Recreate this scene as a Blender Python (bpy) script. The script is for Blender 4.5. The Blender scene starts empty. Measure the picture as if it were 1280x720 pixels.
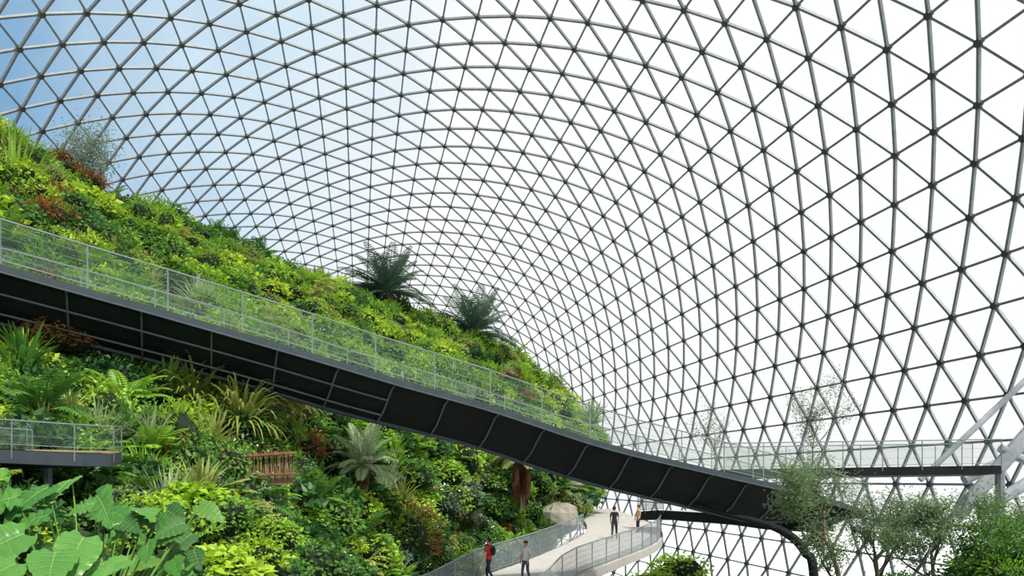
import bpy, math, random
from mathutils import Vector, Matrix
random.seed(7)
R=random.random
def U(a,b): return a+(b-a)*random.random()
F=1000.;HY=640.
scn=bpy.context.scene
cam=bpy.data.cameras.new("camera");co=bpy.data.objects.new("camera",cam);scn.collection.objects.link(co)
co.rotation_euler=(math.pi/2,0,0);cam.sensor_width=36;cam.lens=36*F/1280;cam.shift_y=(HY-360)/1280
cam.clip_end=2000
scn.camera=co
scn.view_settings.view_transform='Standard'
def P(u,v,d): return Vector(((u-640)/F*d,d,(HY-v)/F*d))   # survey bearing + distance -> metres

# ---------------- materials
def newmat(name):
    m=bpy.data.materials.new(name);m.use_nodes=True;nt=m.node_tree
    return m,nt,nt.nodes["Principled BSDF"],nt.nodes["Material Output"]
def srgb(c): return tuple((x/255/12.92 if x/255<=.04045 else ((x/255+.055)/1.055)**2.4) for x in c)+(1,)
def mat(name,c,rough=.6,metal=0,var=.15,scale=3.,bump=0,spec=.4):
    m,nt,b,o=newmat(name);c=srgb(c)
    tc=nt.nodes.new("ShaderNodeTexCoord");n=nt.nodes.new("ShaderNodeTexNoise");n.inputs["Scale"].default_value=scale;n.inputs["Detail"].default_value=6
    nt.links.new(tc.outputs["Object"],n.inputs["Vector"])
    r=nt.nodes.new("ShaderNodeValToRGB")
    r.color_ramp.elements[0].position=.3;r.color_ramp.elements[1].position=.7
    r.color_ramp.elements[0].color=tuple(max(0,x*(1-var)) for x in c[:3])+(1,)
    r.color_ramp.elements[1].color=tuple(min(1,x*(1+var)) for x in c[:3])+(1,)
    nt.links.new(n.outputs["Fac"],r.inputs["Fac"]);nt.links.new(r.outputs["Color"],b.inputs["Base Color"])
    b.inputs["Roughness"].default_value=rough;b.inputs["Metallic"].default_value=metal;b.inputs["Specular IOR Level"].default_value=spec
    if bump:
        bp=nt.nodes.new("ShaderNodeBump");bp.inputs["Strength"].default_value=bump
        nt.links.new(n.outputs["Fac"],bp.inputs["Height"]);nt.links.new(bp.outputs["Normal"],b.inputs["Normal"])
    return m
def leafmat(name,c,c2,rough=.45,trans=.35):
    m,nt,b,o=newmat(name)
    oi=nt.nodes.new("ShaderNodeObjectInfo");tc=nt.nodes.new("ShaderNodeTexCoord")
    n=nt.nodes.new("ShaderNodeTexNoise");n.inputs["Scale"].default_value=2.5;n.inputs["Detail"].default_value=5
    nt.links.new(tc.outputs["Object"],n.inputs["Vector"])
    ad=nt.nodes.new("ShaderNodeMath");ad.operation='MULTIPLY_ADD'
    nt.links.new(oi.outputs["Random"],ad.inputs[0]);ad.inputs[1].default_value=.7
    sb=nt.nodes.new("ShaderNodeMath");sb.operation='SUBTRACT';nt.links.new(n.outputs["Fac"],sb.inputs[0]);sb.inputs[1].default_value=.32
    nt.links.new(sb.outputs[0],ad.inputs[2])
    mx=nt.nodes.new("ShaderNodeMix");mx.data_type='RGBA'
    nt.links.new(ad.outputs[0],mx.inputs["Factor"]);mx.inputs["A"].default_value=srgb(c);mx.inputs["B"].default_value=srgb(c2)
    nt.links.new(mx.outputs["Result"],b.inputs["Base Color"]);b.inputs["Roughness"].default_value=rough
    b.inputs["Specular IOR Level"].default_value=.3
    t=nt.nodes.new("ShaderNodeBsdfTranslucent");nt.links.new(mx.outputs["Result"],t.inputs["Color"])
    ms=nt.nodes.new("ShaderNodeMixShader");ms.inputs[0].default_value=trans
    nt.links.new(b.outputs[0],ms.inputs[1]);nt.links.new(t.outputs[0],ms.inputs[2]);nt.links.new(ms.outputs[0],o.inputs["Surface"])
    return m
def veil(name,c,op,rough=.1,spec=.5):
    m,nt,b,o=newmat(name);b.inputs["Base Color"].default_value=srgb(c);b.inputs["Roughness"].default_value=rough;b.inputs["Specular IOR Level"].default_value=spec
    t=nt.nodes.new("ShaderNodeBsdfTransparent");ms=nt.nodes.new("ShaderNodeMixShader")
    n=nt.nodes.new("ShaderNodeTexNoise");n.inputs["Scale"].default_value=.3
    mr=nt.nodes.new("ShaderNodeMapRange");mr.inputs["To Min"].default_value=op*.7;mr.inputs["To Max"].default_value=op*1.3
    nt.links.new(n.outputs["Fac"],mr.inputs["Value"]);nt.links.new(mr.outputs[0],ms.inputs[0])
    nt.links.new(t.outputs[0],ms.inputs[1]);nt.links.new(b.outputs[0],ms.inputs[2]);nt.links.new(ms.outputs[0],o.inputs["Surface"])
    return m
M={}
M['steel']=mat("painted_steel_grey",(110,117,122),.5,.2)
M['node']=mat("steel_node_dark",(60,66,71),.5,.2)
M['glass']=veil("dome_glass",(235,242,248),.08,rough=.05)
M['dark']=mat("bridge_dark_panel",(18,24,25),.7,0,.25,1.5,0,.15)
M['rib']=mat("bridge_steel_rib",(72,84,89),.5,.2)
M['fascia']=mat("bridge_fascia_blue_grey",(50,61,69),.5,.2)
M['rail']=mat("stainless_rail",(128,138,140),.35,.5)
M['mesh']=veil("rail_mesh_infill",(90,116,102),.18,rough=.4,spec=.2)
M['mesh2']=veil("rail_panel_infill",(128,140,147),.5,rough=.3)
M['conc']=mat("path_concrete",(172,170,166),.8,0,.08,2,.1)
M['soil']=mat("hill_soil",(38,52,22),.95,0,.5,.6,.4)
M['rock']=mat("grey_rock",(140,136,124),.9,0,.35,1.5,.6)
M['brown']=mat("dry_brown",(118,82,54),.9,0,.4,4)
M['bark']=mat("bark",(84,76,62),.9,0,.3,6,.3)
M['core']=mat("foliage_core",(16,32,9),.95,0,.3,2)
M['wood']=mat("weathered_wood",(130,108,84),.8,0,.25,5)
M['pale']=mat("pale_beam",(146,153,160),.5,.1)
M['skin']=mat("skin",(196,150,122),.6,0,.05)
M['shoe']=mat("shoe_dark",(30,30,32),.6)
M['hair']=mat("hair_dark",(28,22,20),.7)
M['red']=mat("cloth_red",(205,40,50),.8,0,.1)
M['white']=mat("cloth_white",(205,210,220),.8,0,.05)
M['navy']=mat("cloth_navy",(36,40,52),.8)
M['black']=mat("cloth_black",(26,26,30),.8)
M['denim']=mat("cloth_denim",(66,80,112),.85)
M['khaki']=mat("cloth_khaki",(186,168,120),.85)
M['flower']=mat("white_blossom",(235,235,225),.7,0,.05)
M['outer']=mat("outer_paving",(215,218,220),.9,0,.05,.1)
M['floor']=mat("valley_floor",(150,152,145),.9,0,.2,.3)
L={}
L['lime']=leafmat("leaf_lime",(132,176,38),(194,216,78))
L['bright']=leafmat("leaf_bright",(98,152,38),(156,192,68))
L['mid']=leafmat("leaf_mid",(62,112,44),(116,160,70))
L['deep']=leafmat("leaf_deep",(34,76,40),(74,120,58))
L['olive']=leafmat("leaf_olive",(106,126,54),(168,174,98))
L['rust']=leafmat("leaf_rust",(156,84,56),(134,114,58))
L['blue']=leafmat("leaf_bluegreen",(86,114,94),(144,168,142))
L['pale']=leafmat("leaf_pale",(128,156,112),(186,202,160))
L['tree']=leafmat("leaf_tree",(86,118,80),(136,160,116))
L['cycad']=leafmat("leaf_cycad",(56,88,74),(104,132,112),.4,.2)
L['big']=leafmat("leaf_big",(48,104,40),(94,146,66),.3,.22)
L['vein']=leafmat("leaf_vein",(124,170,84),(146,190,104),.4,.2)
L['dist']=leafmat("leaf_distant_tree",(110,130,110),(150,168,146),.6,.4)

# ---------------- mesh builder
class MB:
    def __init__(s): s.v=[];s.f=[];s.m=[];s.mats=[]
    def mi(s,m):
        if m not in s.mats: s.mats.append(m)
        return s.mats.index(m)
    def face(s,pts,m):
        n=len(s.v);s.v+= [Vector(p) for p in pts];s.f.append(tuple(range(n,n+len(pts))));s.m.append(s.mi(m))
    def tube(s,pts,rad,m,n=6,cap=True,flat=1.):
        pts=[Vector(p) for p in pts];k=len(pts)
        if not isinstance(rad,(list,tuple)): rad=[rad]*k
        b=len(s.v);mi=s.mi(m);ref=None
        for i,p in enumerate(pts):
            d=(pts[min(i+1,k-1)]-pts[max(i-1,0)])
            if d.length<1e-9:d=Vector((0,0,1))
            d.normalize()
            if ref is None: ref=Vector((0,0,1)) if abs(d.z)<.9 else Vector((1,0,0))
            x=d.cross(ref)
            if x.length<1e-4: x=d.cross(Vector((.3,1,.2)))
            x.normalize();y=d.cross(x).normalized()
            for j in range(n):
                a=2*math.pi*(j+.5)/n
                s.v.append(p+x*math.cos(a)*rad[i]+y*math.sin(a)*rad[i]*flat)
        for i in range(k-1):
            for j in range(n):
                s.f.append((b+i*n+j,b+i*n+(j+1)%n,b+(i+1)*n+(j+1)%n,b+(i+1)*n+j));s.m.append(mi)
        if cap:
            s.f.append(tuple(b+j for j in range(n))[::-1]);s.m.append(mi)
            s.f.append(tuple(b+(k-1)*n+j for j in range(n)));s.m.append(mi)
    def loft(s,rows,m,close=False):
        b=len(s.v);n=len(rows[0]);mi=s.mi(m)
        for r in rows: s.v+=[Vector(p) for p in r]
        for i in range(len(rows)-1):
            for j in range(n if close else n-1):
                s.f.append((b+i*n+j,b+i*n+(j+1)%n,b+(i+1)*n+(j+1)%n,b+(i+1)*n+j));s.m.append(mi)
    def ell(s,c,r,m,nu=10,nv=7,jit=0):
        c=Vector(c);rows=[]
        for i in range(nv+1):
            th=math.pi*i/nv
            row=[]
            for j in range(nu):
                ph=2*math.pi*j/nu;q=1+U(-jit,jit)
                row.append(c+Vector((r[0]*math.sin(th)*math.cos(ph)*q,r[1]*math.sin(th)*math.sin(ph)*q,r[2]*math.cos(th)*q)))
            rows.append(row)
        s.loft(rows,m,True)
    def leaf(s,b,d,nrm,l,w,m,fold=.15):
        d=d.normalized();x=d.cross(nrm)
        if x.length<1e-4:x=d.cross(Vector((.1,.9,.3)))
        x.normalize();n=x.cross(d)
        mid=b+d*l*.45+n*(-fold*l*.3)
        k=len(s.v);mi=s.mi(m)
        s.v+=[b,mid+x*w*.5+n*fold*l,b+d*l-n*fold*l,mid-x*w*.5+n*fold*l]
        s.f+=[(k,k+1,k+2),(k,k+2,k+3)];s.m+=[mi,mi]
    def mesh(s,name,smooth=False):
        me=bpy.data.meshes.new(name);me.from_pydata([tuple(p) for p in s.v],[],s.f)
        for m in s.mats: me.materials.append(m)
        me.polygons.foreach_set("material_index",s.m)
        if smooth: me.polygons.foreach_set("use_smooth",[True]*len(s.f))
        me.update();return me
    def obj(s,name,parent=None,smooth=False,loc=None):
        return link(name,s.mesh(name,smooth),parent,loc)
def link(name,me,parent=None,loc=None,rot=None,sc=None):
    o=bpy.data.objects.new(name,me);scn.collection.objects.link(o)
    if parent:o.parent=parent
    if loc is not None:o.location=loc
    if rot is not None:o.rotation_euler=rot
    if sc is not None:o.scale=sc if hasattr(sc,'__len__') else (sc,)*3
    return o
def empty(name,loc=(0,0,0)):
    o=bpy.data.objects.new(name,None);scn.collection.objects.link(o);o.location=loc;o.empty_display_size=.3;return o
def spline(pts,sub=8):
    pts=[Vector(p) for p in pts];out=[]
    for i in range(len(pts)-1):
        a=pts[max(i-1,0)];b=pts[i];c=pts[i+1];d=pts[min(i+2,len(pts)-1)]
        for k in range(sub):
            t=k/sub
            out.append(.5*((2*b)+(c-a)*t+(2*a-5*b+4*c-d)*t*t+(3*b-a-3*c+d)*t**3))
    out.append(pts[-1]);return out
def resample(pts,step):
    L_=[0]
    for a,b in zip(pts,pts[1:]): L_.append(L_[-1]+(b-a).length)
    n=max(1,round(L_[-1]/step));out=[];j=0
    for i in range(n+1):
        t=L_[-1]*i/n
        while j<len(L_)-2 and L_[j+1]<t: j+=1
        q=(t-L_[j])/max(1e-9,L_[j+1]-L_[j]);out.append(pts[j].lerp(pts[j+1],min(1,q)))
    return out
def offset(pts,dx,dz=0):
    out=[]
    for i,p in enumerate(pts):
        d=pts[min(i+1,len(pts)-1)]-pts[max(i-1,0)];d.z=0;d.normalize()
        out.append(p+Vector((-d.y,d.x,0))*dx+Vector((0,0,dz)))
    return out

# ---------------- dome
def dome():
    root=empty("dome_gridshell")
    D=Vector((-.19,1,.04)).normalized();C=D*8
    a=112;RR=37;NC=90
    Uv=Vector((D.y,-D.x,0)).normalized();V=Uv.cross(D)
    if V.z<0:V=-V
    dphi=2*math.pi/NC;h=dphi/.866
    tab=[];m=0;t=-45.
    while t<a-.3:
        r=RR*math.sqrt(max(1e-9,1-(t/a)**2));sl=RR*RR*t/(a*a)/r
        tab.append((m,t,r));dt=.05;m+=math.sqrt(1+sl*sl)*dt/r;t+=dt
        if r<2.2:break
    def look(mm):
        lo,hi=0,len(tab)-1
        if mm>=tab[-1][0]:return None
        while hi-lo>1:
            k=(lo+hi)//2
            if tab[k][0]<=mm:lo=k
            else:hi=k
        return tab[lo][1],tab[lo][2]
    nodes={};nrow=int(tab[-1][0]/h)
    for j in range(NC):
        for i in range(nrow):
            q=look((i+(.5 if j%2 else 0))*h)
            if not q:continue
            t,r=q;ph=j*dphi
            p=C+D*t+Uv*r*math.cos(ph)+V*r*math.sin(ph)
            if p.z>-11: nodes[i,j]=p
    b=MB();g=MB();nn=MB()
    C0=C+D*20
    for (i,j),p in nodes.items():
        j2=(j+1)%NC
        ks=[(i+1,j)]+([(i,j2),(i+1,j2)] if j%2 else [(i,j2),(i-1,j2)])
        for k in ks:
            if k in nodes:
                q=nodes[k];e=(q-p);w=min(.018+.0235*e.length,.128)
                d=e.normalized();c=((p+q)/2-C0);nrm=(c-D*c.dot(D)*.6).normalized()
                x=d.cross(nrm).normalized();y=x.cross(d).normalized();n=len(b.v)
                for pt in (p,q):
                    for sx,sy in ((1,1),(-1,1),(-1,-1),(1,-1)): b.v.append(pt+x*w*.8*sx+y*w*1.1*sy)
                mi=b.mi(M['steel'])
                for s_ in range(4): b.f.append((n+s_,n+(s_+1)%4,n+4+(s_+1)%4,n+4+s_));b.m.append(mi)
        rr=0
        kk=(i+1,j)
        if kk in nodes: rr=min(.25,.05+.053*(nodes[kk]-p).length)
        if rr: 
            c=p-C0;nrm=(c-D*c.dot(D)*.6).normalized()
            nn.tube([p-nrm*rr*.7,p+nrm*rr*.7],rr,M['node'],8)
        tr=[(p,(i+1,j),(i+1,j2) if j%2 else (i,j2)),(p,(i,j2),(i+1,j2) if j%2 else (i-1,j2))]
        for (a0,k1,k2) in tr:
            if k1 in nodes and k2 in nodes:
                g.face([a0,nodes[k1],nodes[k2]],M['glass'])
    b.obj("struts",root);nn.obj("connectors",root)
    go=g.obj("glazing",root);go.scale=(1.006,1.006,1.006)
dome()
b=MB();b.face([(-400,-100,-11.4),(400,-100,-11.4),(400,500,-11.4),(-400,500,-11.4)],M['outer']);b.obj("ground")
b=MB();b.face([(-30,-30,-11.2),(36,-30,-11.2),(34,60,-11.2),(5,100,-11.2),(-30,95,-11.2),(-50,40,-11.2)],M['floor']);b.obj("valley_paving")

# ---------------- hillside
rows=[
 [(-260,40,36),(-100,100,41),(0,190,45),(60,222,47),(130,272,49),(200,290,52),(290,320,56),(350,350,60),(430,376,64),(540,416,68),(640,464,72),(700,512,75),(745,565,78)],
 [(-260,260,26),(-100,300,29),(0,350,32),(60,360,33.5),(130,370,35),(200,385,37),(290,405,40),(350,420,42),(430,440,46),(540,475,51),(640,512,57),(700,545,62),(745,590,68)],
 [(-260,400,17),(-100,430,20),(0,450,22),(60,452,23),(130,458,24.5),(200,466,26),(290,476,28),(350,486,31),(430,502,34),(540,532,39),(640,565,46),(700,598,53),(735,625,60)],
 [(-260,640,9),(-100,640,11),(0,640,13),(60,635,14.5),(130,625,16.5),(200,618,18),(290,615,21),(350,618,24),(430,625,28),(525,640,33),(605,655,40),(670,655,47),(715,650,55)],
 [(-260,780,6),(-100,780,7),(0,780,8.8),(60,780,10),(130,775,12),(200,770,14),(290,765,17),(350,765,20),(410,765,23),(470,762,26),(535,745,30.5),(620,718,38),(688,690,45)]]
G=[[P(*q) for q in r] for r in rows]
G.insert(0,[p+Vector((-3,16,-9)) for p in G[0]])
G.append([Vector((p.x+.5,p.y-1,-11.3)) for p in G[-1]])
G2=[spline(r,6) for r in G]
cols=[spline([G2[i][j] for i in range(len(G2))],6) for j in range(len(G2[0]))]
b=MB();b.loft([[p+Vector((U(-.15,.15),U(-.15,.15),U(-.15,.15))) for p in c] for c in cols],M['soil']);b.obj("hillside",smooth=True)
NJ=len(cols);NI=len(cols[0])
def hill(s,t):
    x=s*(NJ-1);y=t*(NI-1);j=min(int(x),NJ-2);i=min(int(y),NI-2);fx=x-j;fy=y-i
    return (cols[j][i]*(1-fx)+cols[j+1][i]*fx)*(1-fy)+(cols[j][i+1]*(1-fx)+cols[j+1][i+1]*fx)*fy

# ---------------- plant meshes
def bush(name,lm,n=750,ls=.17,asp=.55,lumps=5,flower=0,h=.8,up=.3):
    b=MB();cs=[]
    for k in range(lumps):
        a=U(0,6.28);rr=U(.2,.6) if k else 0
        cs.append((Vector((math.cos(a)*rr,math.sin(a)*rr,U(.15,.5)*h)),U(.4,.62)))
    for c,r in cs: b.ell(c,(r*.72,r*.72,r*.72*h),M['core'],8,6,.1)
    for k in range(n):
        c,r=random.choice(cs)
        z=U(-.35,1);a=U(0,6.28);q=math.sqrt(1-z*z);d=Vector((math.cos(a)*q,math.sin(a)*q,z))
        p=c+Vector((d.x,d.y,d.z*h))*r*U(.7,1.14)
        dd=Vector((d.x+U(-.9,.9),d.y+U(-.9,.9),U(-.5,.7)+up*d.z))
        l=ls*U(.6,1.3)
        m=M['flower'] if R()<flower else lm
        b.leaf(p,dd,(d+Vector((U(-.5,.5),U(-.5,.5),.5))).normalized(),l,l*asp,m)
    return b.mesh(name)
def frond(b,base,az,el,length,droop,lm,nl=16,ll=.3,lw=.05,st=M['bark']):
    d=Vector((math.cos(az)*math.cos(el),math.sin(az)*math.cos(el),math.sin(el)));pts=[]
    p=Vector(base);n=10
    for k in range(n+1):
        pts.append(p.copy());p=p+d*length/n;d=(d+Vector((0,0,-droop/n*(.4+1.2*k/n)))).normalized()
    b.tube(pts,[.018*length*(1-.8*k/n)+.003 for k in range(n+1)],lm,3,False)
    for k in range(nl):
        t=.12+.88*k/nl;x=t*n;i=min(int(x),n-1);q=pts[i].lerp(pts[i+1],x-i);dd=(pts[i+1]-pts[i]).normalized()
        side=dd.cross(Vector((0,0,1)));
        if side.length<1e-3: side=Vector((1,0,0))
        side.normalize();upv=side.cross(dd)
        l=ll*math.sin(math.pi*(.12+.85*t))**.6
        for sg in (1,-1):
            b.leaf(q,(side*sg+dd*.55+Vector((0,0,-.25))),upv,l,lw,lm,.04)
def fern(name,lm,n=22,length=1.2,el=(.3,1.2),droop=1.6,nl=16,ll=.28,lw=.07):
    b=MB()
    for k in range(n): frond(b,(0,0,.05),k*2.4+U(-.2,.2),U(*el),length*U(.75,1.1),droop,lm,nl,ll,lw)
    return b.mesh(name)
def tuft(name,lm,n=90,length=1.1,w=.05,el=(.4,1.45),droop=1.2):
    b=MB();mi=b.mi(lm)
    for k in range(n):
        az=U(0,6.28);e=U(*el);d=Vector((math.cos(az)*math.cos(e),math.sin(az)*math.cos(e),math.sin(e)));p=Vector((U(-.12,.12),U(-.12,.12),0))
        side=d.cross(Vector((0,0,1))).normalized();L0=length*U(.6,1.1);q=[]
        for i in range(6):
            ww=w*(1-(i/5)**2*.9)
            q.append((p-side*ww,p+side*ww));p=p+d*L0/5;d=(d+Vector((0,0,-droop*.25*i/3))).normalized()
        k0=len(b.v)
        for a,c in q:b.v+=[a,c]
        for i in range(5):b.f.append((k0+2*i,k0+2*i+1,k0+2*i+3,k0+2*i+2));b.m.append(mi)
    return b.mesh(name)
def palm(name,lm,trunk=1.2,n=30,length=1.8,skirt=True,ll=.45,lw=.06,droop=1.3):
    b=MB();b.tube([(0,0,0),(.03,0,trunk*.5),(0,.04,trunk)],[.16,.13,.14],M['bark'],8)
    if skirt:
        for k in range(120):
            a=U(0,6.28);b.leaf(Vector((math.cos(a)*.1,math.sin(a)*.1,trunk*U(.6,1))),Vector((math.cos(a)*.3,math.sin(a)*.3,-1)),Vector((math.cos(a),math.sin(a),0)),trunk*U(.3,.6),.09,M['brown'])
    for k in range(n): frond(b,(0,0,trunk),k*2.4,U(-.1,1.35),length*U(.8,1.1),droop,lm,22,ll,lw)
    return b.mesh(name)
B={}
B['a']=bush("m_a",L['bright'],1100,.13,.6)
B['b']=bush("m_b",L['mid'],1100,.13,.6,6)
B['c']=bush("m_c",L['deep'],1000,.14,.6)
B['d']=bush("m_d",L['lime'],1050,.14,.6)
B['e']=bush("m_e",L['olive'],1100,.11,.5,6)
B['f']=bush("m_f",L['rust'],900,.13,.5)
B['g']=bush("m_g",L['blue'],1100,.1,.5)
B['h']=bush("m_h",L['mid'],1000,.13,.5,flower=.16)
B['j']=bush("m_j",L['lime'],520,.27,.7)
B['k']=bush("m_k",L['deep'],500,.25,.6)
B['l']=bush("m_l",L['bright'],900,.16,.22,6,up=1.2,h=1.1)
Fn={'f1':fern("m_f1",L['bright']),'f2':fern("m_f2",L['mid'],26,1.3,ll=.3),'f3':fern("m_f3",L['olive'],20,1.2),
 't1':tuft("m_t1",L['olive']),'t2':tuft("m_t2",L['bright'],110,1.,.04),'t3':tuft("m_t3",L['pale'],70,1.2,.045,(.3,1.5),.6),'t4':tuft("m_t4",L['mid'],60,1.1,.09)}
hv=empty("hillside_shrubs")
cnt=0
def put(me,p,s,kind="shrub",sz=None,par=hv):
    global cnt
    cnt+=1
    return link("%s_%d"%(kind,cnt),me,par,p,(U(-.15,.15),U(-.15,.15),U(0,6.28)),(s*U(.9,1.15),s*U(.9,1.15),(sz or s)*U(.85,1.15)))
def pick(w):
    t=sum(x for _,x in w)*R()
    for k,x in w:
        t-=x
        if t<=0:return k
    return w[-1][0]
from math import sin,cos
def plantat(s,t,big=1.):
    p=hill(s,t)
    n_=sin(p.x*.35+1.3)*cos(p.y*.28)+.5*sin(p.x*.8+p.y*.6)
    d=p.y
    if p.x<-5 and 10.2<d<15.5 and p.x>-14: return
    upper=t<.42
    if upper: w=[('a',3.5),('d',3.6+3*n_),('b',2.8),('e',2.2),('c',2.2-1.8*n_),('f',1.0 if n_<-.4 else .12),('j',.35),('h',.4),('l',2),('g',.5)]
    else: w=[('a',2.5),('b',3.6),('c',3.8+1.2*n_),('d',1.2),('g',1.8),('h',1.1),('k',1.6),('e',1.4),('j',.4),('f',.35),('l',1.5)]
    w=[(k,max(.05,x)) for k,x in w]
    sc=U(.6,1.5)*(.55+.45*min(1,d/38))*big
    if d<14: sc*=.75
    if s>.78 and t>.66: sc*=.6
    if R()<(.9 if upper else .8): put(B[pick(w)],p+Vector((0,0,-.15)),sc,"shrub",sc*U(.8,1.4))
    else: put(Fn[pick([('f1',2),('f2',2),('f3',1),('t1',1.5),('t2',2),('t3',.8),('t4',1)])],p+Vector((0,0,.35*sc)),sc*U(.75,1.05),"fern")
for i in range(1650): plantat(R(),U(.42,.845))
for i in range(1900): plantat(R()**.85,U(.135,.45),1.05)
print("shrubs",cnt)
for (u,v,d,k,s) in ((90,226,46,'f',1.5),(112,236,47,'f',1.2),(75,205,46,'f',1),(240,330,48,'f',1.2),(95,440,22.5,'f',1.0),(60,432,22,'f',1.1),(20,445,21.5,'f',.8),(620,555,44,'f',1),(600,548,43,'f',.9),(760,600,60,'f',1.2),
        (330,412,41,'h',1.2),(420,437,44,'h',1.4),(440,447,45,'h',1.2),(400,436,43,'h',1.1),(450,460,42,'h',1.2)):
    put(B[k],P(u,v,d),s)
cy=palm("cycad",L['cycad'],.5,46,2.9,False,.55,.09,1.0)
for (u,v,d,s) in ((485,370,60,1.3),(592,422,64,1.4)):
    link("cycad_palm",cy,None,P(u,v,d)+Vector((0,0,-.3)),(0,0,1),s)
pm=palm("pandanus",L['olive'],2.4,30,1.7,True,.4,.07)
link("skirted_palm",pm,None,P(652,642,41)+Vector((0,0,.2)),(0,0,0),1.2)
link("skirted_palm",pm,None,P(690,628,50),(0,0,2),.9)
link("pandanus_palm",palm("pandanus2",L['pale'],1.,34,1.9,True,.35,.07),None,P(455,615,28),(0,0,1),.9)
yl=tuft("yucca",L['pale'],120,1.4,.05,(.1,1.5),.3)
for (u,v,d,s) in ((740,530,62,1.6),(250,385,37,1.2),(560,455,60,1.6),(405,545,31,1.0),(540,560,40,1.2)):
    link("yucca_plant",yl,None,P(u,v,d),(0,0,u),s)
hf=tuft("hanging_ferns",L['olive'],180,1.6,.05,(.0,1.3),2.6)
for (u,v,d) in ((290,520,25),(330,530,26),(250,535,24),(365,545,28),(310,560,24),(200,500,25),(275,500,25.5),(345,510,27)):
    link("hanging_fern",hf,None,P(u,v,d)+Vector((0,-.5,.6)),(0,0,u),1.2)

def tree(name,lm,h=5,leafn=1800,ls=.1,spread=.5,loc=(0,0,0),bark=M['bark'],lw=.5,tr=.07,seed=1,cl=.2):
    random.seed(seed);b=MB();tips=[]
    def br(p,d,l,r,dep):
        pts=[p];q=p.copy();dd=d.copy()
        for k in range(4):
            dd=(dd+Vector((U(-.2,.2),U(-.2,.2),U(-.02,.14)))).normalized();q=q+dd*l/4;pts.append(q.copy())
            if dep<=2: tips.append((q.copy(),dd.copy()))
        b.tube(pts,[r*(1-.12*k) for k in range(5)],bark,5,False)
        if dep>0:
            for k in range(3):
                i=random.choice((1,2,3,4));a=U(0,6.28)
                nd=(dd*.7+Vector((math.cos(a)*spread*1.3,math.sin(a)*spread*1.3,U(.0,.5)))).normalized()
                br(pts[i],nd,l*U(.55,.8),r*.55,dep-1)
    br(Vector((0,0,0)),Vector((0,0,1)),h*.4,tr,4)
    mx=max(t[0].z for t in tips);sc=h/mx
    b.v=[v*sc for v in b.v]
    for k in range(leafn):
        p,d=random.choice(tips);p=p*sc+Vector((random.gauss(0,1),random.gauss(0,1),random.gauss(0,1)))*h*cl*.4
        b.leaf(p,Vector((U(-1,1),U(-1,1),U(-.6,.5))),Vector((U(-.4,.4),U(-.4,.4),1)),ls*U(.7,1.3),ls*lw,lm)
    return link(name,b.mesh(name),None,loc)
tree("slender_tree",L['tree'],4.1,7500,.10,.5,P(1052,760,20),seed=3,cl=.11,lw=.33)
tree("slender_tree",L['tree'],2.8,4500,.09,.5,P(1098,770,18),seed=4,cl=.11,lw=.33)
tree("slender_tree",L['tree'],2.0,5200,.07,.75,P(1165,765,14),seed=5,cl=.12,lw=.45,tr=.04)
tree("slender_tree",L['mid'],1.95,6000,.07,.7,P(1262,770,13.5),seed=8,cl=.13,lw=.5,tr=.04)
tree("slender_tree",L['tree'],2.6,5500,.08,.7,P(1215,768,17),seed=9,cl=.11,lw=.4,tr=.045)
tree("reflected_tree",L['dist'],6.5,3600,.17,.5,P(130,290,47),seed=11,tr=.06)
tree("reflected_tree",L['dist'],5.6,1500,.15,.5,P(1012,592,42),seed=15,tr=.04,cl=.1)  # pale tree shape added in place of a faint reflection in the dome glass
tree("reflected_tree",L['dist'],4.4,700,.15,.6,P(895,590,50),seed=17,tr=.04,cl=.12)  # fainter added tree shape, also standing for a reflection in the glazing
b=MB()
b.loft([[P(960,790,25),P(1000,765,20.5),P(1000,1100,19)],[P(1060,775,25),P(1080,768,19),P(1080,1100,18)],[P(1180,765,22),P(1180,785,13),P(1180,1200,12)],[P(1330,765,22),P(1420,785,12),P(1420,1200,12)]],M['soil']);b.obj("planting_terrace")
random.seed(21)
tp=empty("terrace_shrubs")
for (u,v,d,s,k) in ((1030,740,20,.55,'b'),(1075,735,19,.6,'e'),(1110,735,17,.65,'a'),(1150,730,14.5,.6,'g'),(1195,725,14,.6,'c'),(1240,710,13.5,.65,'b'),(1275,690,13.5,.6,'a'),(1225,735,13,.55,'g'),(1180,740,12.5,.5,'b'),(1000,750,21,.5,'c'),(1270,715,12.8,.55,'l'),(1130,725,16,.6,'c'),(1210,705,16,.7,'b')):
    put(B[k],P(u,v,d)+Vector((0,0,-.35)),s,"shrub",None,tp)
link("tall_grass_clump",tuft("bamboo",L['bright'],60,4.,.09,(1.0,1.5),.5),None,P(15,278,40),(0,0,0),1.1)
for (u,v,d,s) in ((842,722,36,1.7),(815,735,35,1.3),(860,740,36,1.4)):
    link("lime_shrub",B['a'],None,P(u,v,d)+Vector((0,0,-.3)),(0,0,u),s)
b=MB();b.ell(P(850,760,37)+Vector((0,0,-4.4)),(4,4,4.5),M['soil'],16,10,.03);b.obj("planting_mound",smooth=True)

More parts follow.
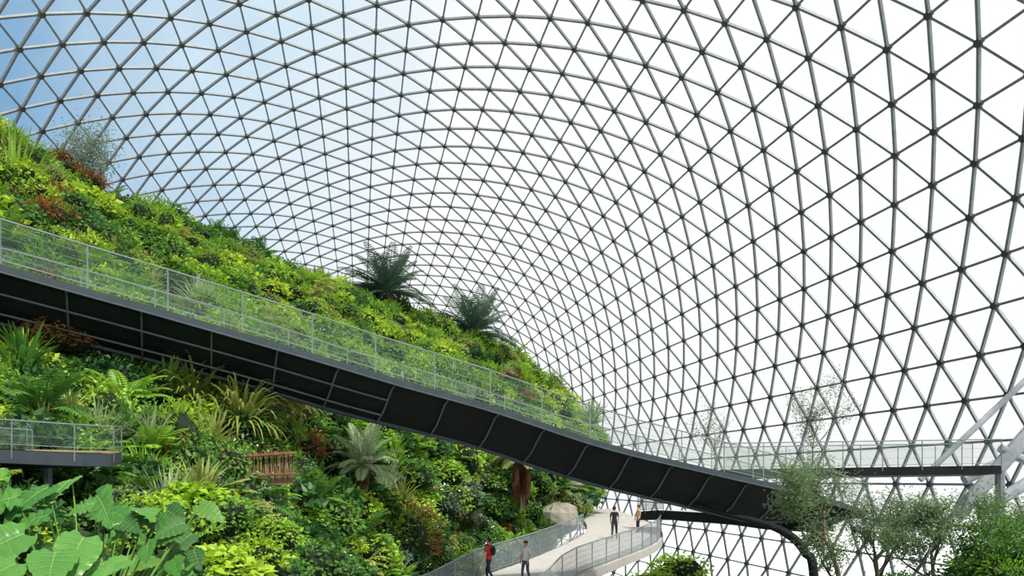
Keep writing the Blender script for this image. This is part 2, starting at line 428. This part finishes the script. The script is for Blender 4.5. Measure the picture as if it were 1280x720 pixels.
def bigleaf(b,base,tip_dir,l,w,lm,nrm=Vector((0,0,1)),lobed=False):
    d=tip_dir.normalized();x=d.cross(nrm).normalized();n=x.cross(d).normalized()
    NL=28;rows_=[]
    for i in range(NL+1):
        t=i/NL
        wd=w*.5*(math.sin(math.pi*min(1,(t*.93+.07))**.75))**.8
        if lobed: wd*= .45+.55*abs(math.sin(t*math.pi*8))**.6
        c=base+d*l*t+Vector((0,0,-1))*l*.35*t*t
        row=[]
        for k in range(-4,5):
            q=k/4;rip=.026*l*math.sin(t*math.pi*14-abs(q)*5)
            back=-d*l*.10*abs(q)*(1-t)*1.2
            row.append(c+x*wd*q+n*(abs(q)*wd*.35-q*q*wd*.25+rip*abs(q))+back)
        rows_.append(row)
    b.loft(rows_,lm)
    b.tube([rows_[i][4]+n*.004 for i in range(0,NL+1,2)],[.010*l*(1.1-t/NL) for t in range(0,NL+1,2)],L['vein'],4,False)
    for i in range(3,NL-6,4):
        for sg in (1,-1):
            b.tube([rows_[i+k][4+sg*k]+n*.004 for k in range(0,4)],.0045*l,L['vein'],3,False)
bl=empty("elephant_ear_plant",P(90,760,8))
k=0
LV=[(30,668,7.6,-2.2,.62,.42,0),(70,690,7.3,-1.2,.6,.42,0),(105,672,7.6,-1.4,.62,.40,0),(20,622,8.2,-2.6,.6,.42,1),(60,610,8.6,-1.8,.6,.4,1),
      (120,620,8.6,-.9,.62,.42,1),(20,705,7.0,-2.0,.5,.4,0),(140,640,8.8,-.5,.55,.4,1),(5,595,8.8,-2.6,.55,.36,1),(185,680,8.2,-1.2,.32,.24,0),(195,650,8.8,-.6,.3,.22,0),
      (160,700,8.0,-2.2,.35,.25,0),(60,645,8,-2.9,.5,.36,0),(130,705,7.6,-1.9,.42,.3,0),(215,700,8.4,-1,.3,.22,0),(90,600,9,-1.5,.5,.34,1)]
for q in range(40):
    LV.append((U(-20,250),U(625,720),U(8.4,9.6),U(-3,0),U(.26,.45),U(.18,.30),int(R()<.3)))
for (u,v,d,az,l,w,lob) in LV:
    b=MB();base=P(u,v,d);root=P(90+(u-90)*.4,790,8)
    b.tube(spline([root,(root+base)/2+Vector((0,.1,.08)),base],4),.010,L['mid'],5)
    bigleaf(b,base,Vector((math.cos(az),math.sin(az)*.9,U(-.4,0))),l,w,L['big'] if k<16 else random.choice((L['mid'],L['deep'],L['big'])),Vector((U(-.5,.5),-.55,U(.5,.9))),bool(lob))
    o=b.obj("leaf_%d"%k,bl,True,loc=-bl.location);k+=1
fg=empty("foreground_shrubs")
for (u,v,d,s,kk) in ((180,660,11,.55,'a'),(230,650,12,.7,'a'),(260,690,11,.6,'j'),(310,690,13,.7,'d'),(350,720,14,.8,'b'),(290,640,15,.8,'b'),(220,710,10,.5,'c'),(250,620,15,.8,'j'),(140,640,11.5,.6,'b'),(60,650,10.5,.6,'b'),(0,640,10.5,.7,'b'),(390,700,17,.9,'b'),(120,700,9.5,.5,'c'),(20,700,9.3,.5,'c'),(340,660,15,.7,'a'),(200,625,13,.6,'d')):
    put(B[kk],P(u,v,d)+Vector((0,0,-.35)),s,"shrub",None,fg)

# ---------------- railings
def railing(name,pts,h,step,parent,infill,rr=.03,wires=0):
    pts=resample(pts,step);b=MB();up=Vector((0,0,h))
    b.tube([p+up for p in pts],rr,M['rail'],6);b.tube([p+Vector((0,0,.1)) for p in pts],rr*.7,M['rail'],4)
    for p in pts: b.tube([p+Vector((0,0,-.15)),p+up],rr*.9,M['rail'],4)
    for w_ in range(wires): b.tube([p+up*((w_+1)/(wires+1)) for p in pts],rr*.22,M['rail'],3,False)
    b.obj(name+"_frame",parent)
    b=MB();b.loft([[p+Vector((0,0,.12)),p+up*.96] for p in pts],infill);b.obj(name+"_infill",parent)

# ---------------- skywalk bridge
br=empty("skywalk_bridge")
edge=resample(spline([P(-260,258,17.6),P(-120,295,18.7),P(0,332,20),P(200,388,21.6),P(380,440,23),P(500,476,24.5),P(620,510,26),P(760,556,28),P(900,590,30),P(1010,616,32),P(1085,640,33.5)],8),.6)
n=len(edge);b=MB();rowsS=[];keel=[];innerA=[];innerB=[]
e_far=offset(edge,2.6)
for i,p in enumerate(edge):
    q=(e_far[i]-p)/2.6
    t=i/(n-1);k=1.12
    if t>.5:k=1.12+.40*(t-.5)/.5
    if t>.86:k*=max(.3,1-(t-.86)/.14*.7)
    s=lambda a,z: p+q*a+Vector((0,0,z))
    rowsS.append([s(0,0),s(0,-.16),s(.25,-.2),s(1.0,-k*.72),s(1.6,-k),s(2.1,-k*.85),s(2.6,-.24),s(2.6,0)])
    keel.append(s(1.6,-k-.02));innerA.append(s(.62,-k*.42-.1));innerB.append(s(1.15,-k*.78-.1))
b.loft(rowsS,M['dark'],True);b.obj("deck_box",br)
b=MB()
b.loft([[r[0]+Vector((0,-.03,.04)),r[1]+Vector((0,-.03,.03))] for r in rowsS],M['fascia'])
b.tube([r[1]+Vector((0,-.03,0)) for r in rowsS],.03,M['rib'],5)
b.tube(keel,.07,M['fascia'],6)
for i in range(0,n,3):
    r=rowsS[i];dz=Vector((0,0,-.05))
    b.tube([r[1]+dz*.4,r[2]+dz,r[3]+dz*1.3,r[4]+dz,r[5]+dz,r[6]+dz*.4],.036,M['rib'],4)
m=int(n*.42)
b.tube(innerA[:m],.035,M['rib'],5);b.tube(innerB[:m],.035,M['rib'],5)
b.obj("ribs_and_fascia",br)
b=MB();b.loft([[r[0]+Vector((0,0,.02)),r[-1]+Vector((0,0,.02))] for r in rowsS],M['conc']);b.obj("deck_surface",br)
railing("near_rail",[p+Vector((0,0,.05)) for p in edge],1.12,2.0,br,M['mesh'],.024,4)
railing("far_rail",[p+Vector((0,0,.05)) for p in e_far],1.12,2.0,br,M['mesh'],.024,0)
b=MB();pts=spline([P(820,614,31),P(890,638,31.3),P(950,653,31.5),P(985,668,31.5),P(1006,690,31.5),P(1018,730,31.5),P(1024,980,31.5)],8)
b.tube(pts,[.05+.13*min(1,i/24) for i in range(len(pts))],M['dark'],8);b.obj("landing_prop",br,True)

rw=empty("perimeter_walkway")
a0,a1=P(905,597,35),P(1252,592,35)
def deck(name,pts,w,th,parent,top=M['conc'],side=M['dark']):
    pf=offset(pts,w);b=MB()
    b.loft([[p,p+Vector((0,0,-th)),q+Vector((0,0,-th)),q] for p,q in zip(pts,pf)],side,True)
    for k in (0,-1):
        p,q=pts[k],pf[k];b.face([p,p+Vector((0,0,-th)),q+Vector((0,0,-th)),q],side)
    b.loft([[p+Vector((0,0,.01)),q+Vector((0,0,.01))] for p,q in zip(pts,pf)],top);b.obj(name,parent);return pf
pts=resample([a0+Vector((0,0,.35)),a1+Vector((0,0,.35))],1.5)
pf=deck("deck",pts,2.2,.36,rw)
railing("near_rail",pts,1.15,1.7,rw,M['mesh'],.025,2);railing("far_rail",pf,1.15,1.7,rw,M['mesh'],.025,0)
b=MB();b.tube([P(1250,588,35.6),P(1250,940,35.6)],.2,M['steel'],8);b.obj("column",rw)
for k,(a,c,r) in enumerate(((P(1150,600,38),P(1330,430,38),.14),(P(1196,645,37),P(1330,490,37),.34),(P(1205,600,38),P(1340,535,38),.26),(P(1250,560,37),P(1330,600,37),.2),(P(1225,640,36.5),P(1330,575,36.5),.28))):
    b=MB();b.tube([a,c],r,M['pale'],8);b.obj("edge_beam_%d"%k,rw)

# ---------------- garden path
gp=empty("garden_path")
PZ=[(23,-6),(26.5,-4.24),(29.6,-3.26),(32,-2.69),(36,-2.23),(42,-1.64),(48,-1.06),(56,-.45),(66,.26)]
LU=[300,440,545,590,652,706,733,728,715];RU=[560,640,690,716,768,822,826,800,765]
lf=spline([Vector(((u-640)/F*d,d,z)) for u,(d,z) in zip(LU,PZ)],8)
rt=spline([Vector(((u-640)/F*d,d,z)) for u,(d,z) in zip(RU,PZ)],8)
b=MB();b.loft([[l,l+Vector((0,0,-.4)),r+Vector((0,0,-.4)),r] for l,r in zip(lf,rt)],M['conc'],True);b.obj("path_slab",gp)
railing("left_rail",offset(lf,-.12)[:46],1.15,1.6,gp,M['mesh2'],.035,4)
railing("right_rail",offset(rt,.12)[:50],1.15,1.6,gp,M['mesh2'],.035,4)
def pathz(d):
    for (a,za),(c,zc) in zip(PZ,PZ[1:]):
        if d<=c:return za+(zc-za)*(d-a)/(c-a)
    return PZ[-1][1]
lk=empty("link_walkway")
pts=resample(spline([P(797,640,49),P(822,638,46),P(860,640,42),P(915,643,38),P(962,648,34.5),P(1010,650,33)],8),1)
pf=deck("deck",pts,2.3,.5,lk)
railing("near_rail",pts[:5],1.1,1.2,lk,M['mesh2'],.03,2)

lp=empty("lookout_platform")
pts=resample(spline([P(-160,556,12.5),P(-40,560,13),P(60,565,13.6),P(135,568,14.4),P(152,565,15.6)],6),.6)
pf=deck("deck",pts,1.6,.22,lp,M['wood'],M['fascia'])
railing("rail",pts,.5,1.0,lp,M['mesh'],.013,1)
railing("back_rail",pf,.5,1.0,lp,M['mesh'],.013,1)
b=MB();b.tube([P(60,585,14.2),P(60,760,14.2)],.08,M['rib'],6);b.obj("post",lp)

b=MB()
for k in range(60):
    u=283+k*1.4;b.tube([P(u,606,20.6),P(u+U(-3,3),566+U(-2,2),20.6)],.022,M['wood'],4)
b.tube([P(280,572,20.5),P(370,566,20.5)],.04,M['brown'],5);b.tube([P(280,596,20.5),P(370,592,20.5)],.04,M['brown'],5);b.obj("brushwood_fence")
def rock(u,v,d,r):
    b=MB();b.ell((0,0,0),r,M['rock'],12,8,.12);return b.obj("rock_boulder",None,False,P(u,v,d))
rock(700,648,47,(1.2,1,.9));rock(560,545,43,(1.4,1,.7));rock(700,600,53,(1.6,1,.8));rock(335,423,38,(.6,.5,.5))

# ---------------- people
def person(name,base,heading,H,shirt,pants,walk=0,pack=None):
    root=empty(name,base);root.rotation_euler=(0,0,heading);root.scale=(H/1.75,)*3
    s=walk
    J=[((0,0,.96),.135),((0,0,1.12),.12),((0,.01,1.32),.145),((0,0,1.47),.075),((0,.01,1.55),.055),((0,.02,1.63),.085),((0,.015,1.70),.08)]
    E=[(0,1),(1,2),(2,3),(3,4),(4,5),(5,6)]
    for sg in (1,-1):
        n=len(J);sw=s*sg
        J+= [((sg*.165,0,1.42),.062),((sg*.215,-.02-.08*sw,1.16),.045),((sg*.225,.10-.2*sw,.93),.033),((sg*.222,.135-.22*sw,.86),.030)]
        E+= [(2,n),(n,n+1),(n+1,n+2),(n+2,n+3)]
        n=len(J)
        J+= [((sg*.085,0,.88),.095),((sg*.095,.05+.16*sw,.50),.065),((sg*.095,-.03+.27*sw-(.08 if sw<0 else 0),.10+(.05 if sw<0 else 0)),.042),((sg*.1,.13+.27*sw,.045),.038)]
        E+= [(0,n),(n,n+1),(n+1,n+2),(n+2,n+3)]
    me=bpy.data.meshes.new(name+"_b");me.from_pydata([j[0] for j in J],E,[])
    o=bpy.data.objects.new("tmp",me);scn.collection.objects.link(o)
    o.modifiers.new("s",'SKIN');o.modifiers.new("u",'SUBSURF').levels=1
    try:
        for i,j in enumerate(J):
            d=me.skin_vertices[0].data[i];d.radius=(j[1],j[1]*(.78 if i<3 else 1));d.use_root=(i==0)
    except Exception as ex: print("skin",ex)
    dg=bpy.context.evaluated_depsgraph_get();em=bpy.data.meshes.new_from_object(o.evaluated_get(dg))
    bpy.data.objects.remove(o)
    em.materials.clear()
    for m_ in (M['skin'],M[shirt],M[pants],M['shoe']): em.materials.append(m_)
    for f in em.polygons:
        c=f.center;f.use_smooth=True
        if c.z>1.47 and abs(c.x)<.13:k=0
        elif abs(c.x)>.17 and c.z<1.2 and c.z>.75:k=0
        elif c.z>.93:k=1
        elif c.z<.11:k=3
        else:k=2
        f.material_index=k
    link("body",em,root)
    b=MB()
    b.ell((0,-.012,1.685),(.088,.098,.095),M['hair'],12,8)
    b.ell((0,-.045,1.64),(.082,.06,.09),M['hair'],10,7)
    for sg in (1,-1):
        b.ell((sg*.03,.1,1.655),(.012,.008,.008),M['black'],6,4);b.ell((sg*.085,.015,1.64),(.014,.024,.032),M['skin'],6,4)
    b.tube([(0,.095,1.66),(0,.118,1.625),(0,.1,1.615)],[.008,.014,.01],M['skin'],5);b.ell((0,.098,1.592),(.024,.01,.006),M['red'],6,4)
    b.obj("head_details",root,True)
    b=MB()
    for sg in (1,-1):
        w=Vector((sg*.222,.135-.22*s*sg,.86))
        for k,(dy,l) in enumerate(((.028,.075),(.010,.085),(-.008,.08),(-.025,.062))):
            a=w+Vector((0,dy,-.01));b.tube([a,a+Vector((-sg*.004,0,-l*.5)),a+Vector((-sg*.02,.004,-l))],[.0095,.009,.007],M['skin'],6)
        b.tube([w+Vector((-sg*.005,.02,.03)),w+Vector((-sg*.015,.05,0)),w+Vector((-sg*.02,.055,-.03))],[.012,.011,.008],M['skin'],6)
    b.obj("fingers",root,True)
    if pack:
        b=MB();b.ell((0,-.19,1.25),(.13,.09,.19),M[pack],12,8)
        for sg in(1,-1): b.tube(spline([(sg*.09,-.14,1.42),(sg*.1,0,1.49),(sg*.1,.13,1.38),(sg*.12,.08,1.15),(sg*.1,-.12,1.08)],4),.018,M[pack],5)
        b.obj("backpack",root,True)
for (u,d,hd,H,sh,pa,wk,pk) in ((611,31.6,1.2,1.76,'red','navy',.5,'black'),(657,31.6,2.6,1.64,'white','denim',.4,None),(768,43.5,-.2,1.8,'black','navy',1,None),
        (738,58,2.8,1.7,'navy','khaki',.3,None),(798,46.5,1.9,1.6,'khaki','navy',0,None)):
    person("visitor",Vector(((u-640)/F*d,d,pathz(d))),hd,H,sh,pa,wk,pk)

# ---------------- light
w=bpy.data.worlds.new("world");scn.world=w;w.use_nodes=True;nt=w.node_tree;bg=nt.nodes["Background"]
tc=nt.nodes.new("ShaderNodeTexCoord")
dp=nt.nodes.new("ShaderNodeVectorMath");dp.operation='DOT_PRODUCT';dp.inputs[1].default_value=Vector((-.80,.45,.38)).normalized()
nt.links.new(tc.outputs["Generated"],dp.inputs[0])
n=nt.nodes.new("ShaderNodeTexNoise");n.inputs["Scale"].default_value=3.2;n.inputs["Detail"].default_value=7;nt.links.new(tc.outputs["Generated"],n.inputs["Vector"])
ma=nt.nodes.new("ShaderNodeMath");ma.operation='MULTIPLY_ADD';ma.inputs[1].default_value=.35;nt.links.new(n.outputs["Fac"],ma.inputs[0]);nt.links.new(dp.outputs["Value"],ma.inputs[2])
cr=nt.nodes.new("ShaderNodeValToRGB");e=cr.color_ramp.elements
e[0].position=.70;e[0].color=(1,1,1,1);e[1].position=.98;e[1].color=(.13,.34,.60,1)
x=e.new(.83);x.color=(.64,.81,.94,1)
mr=nt.nodes.new("ShaderNodeMath");mr.operation='MULTIPLY';mr.inputs[1].default_value=.87
nt.links.new(ma.outputs[0],mr.inputs[0]);nt.links.new(mr.outputs[0],cr.inputs["Fac"]);nt.links.new(cr.outputs["Color"],bg.inputs["Color"])
bg.inputs["Strength"].default_value=1.05
s=bpy.data.lights.new("sun",'SUN');s.energy=7.6;s.angle=math.radians(4);s.color=(1,.96,.86)
so=bpy.data.objects.new("sun",s);scn.collection.objects.link(so);so.rotation_euler=Vector((-.35,.45,-.82)).to_track_quat('-Z','Y').to_euler()
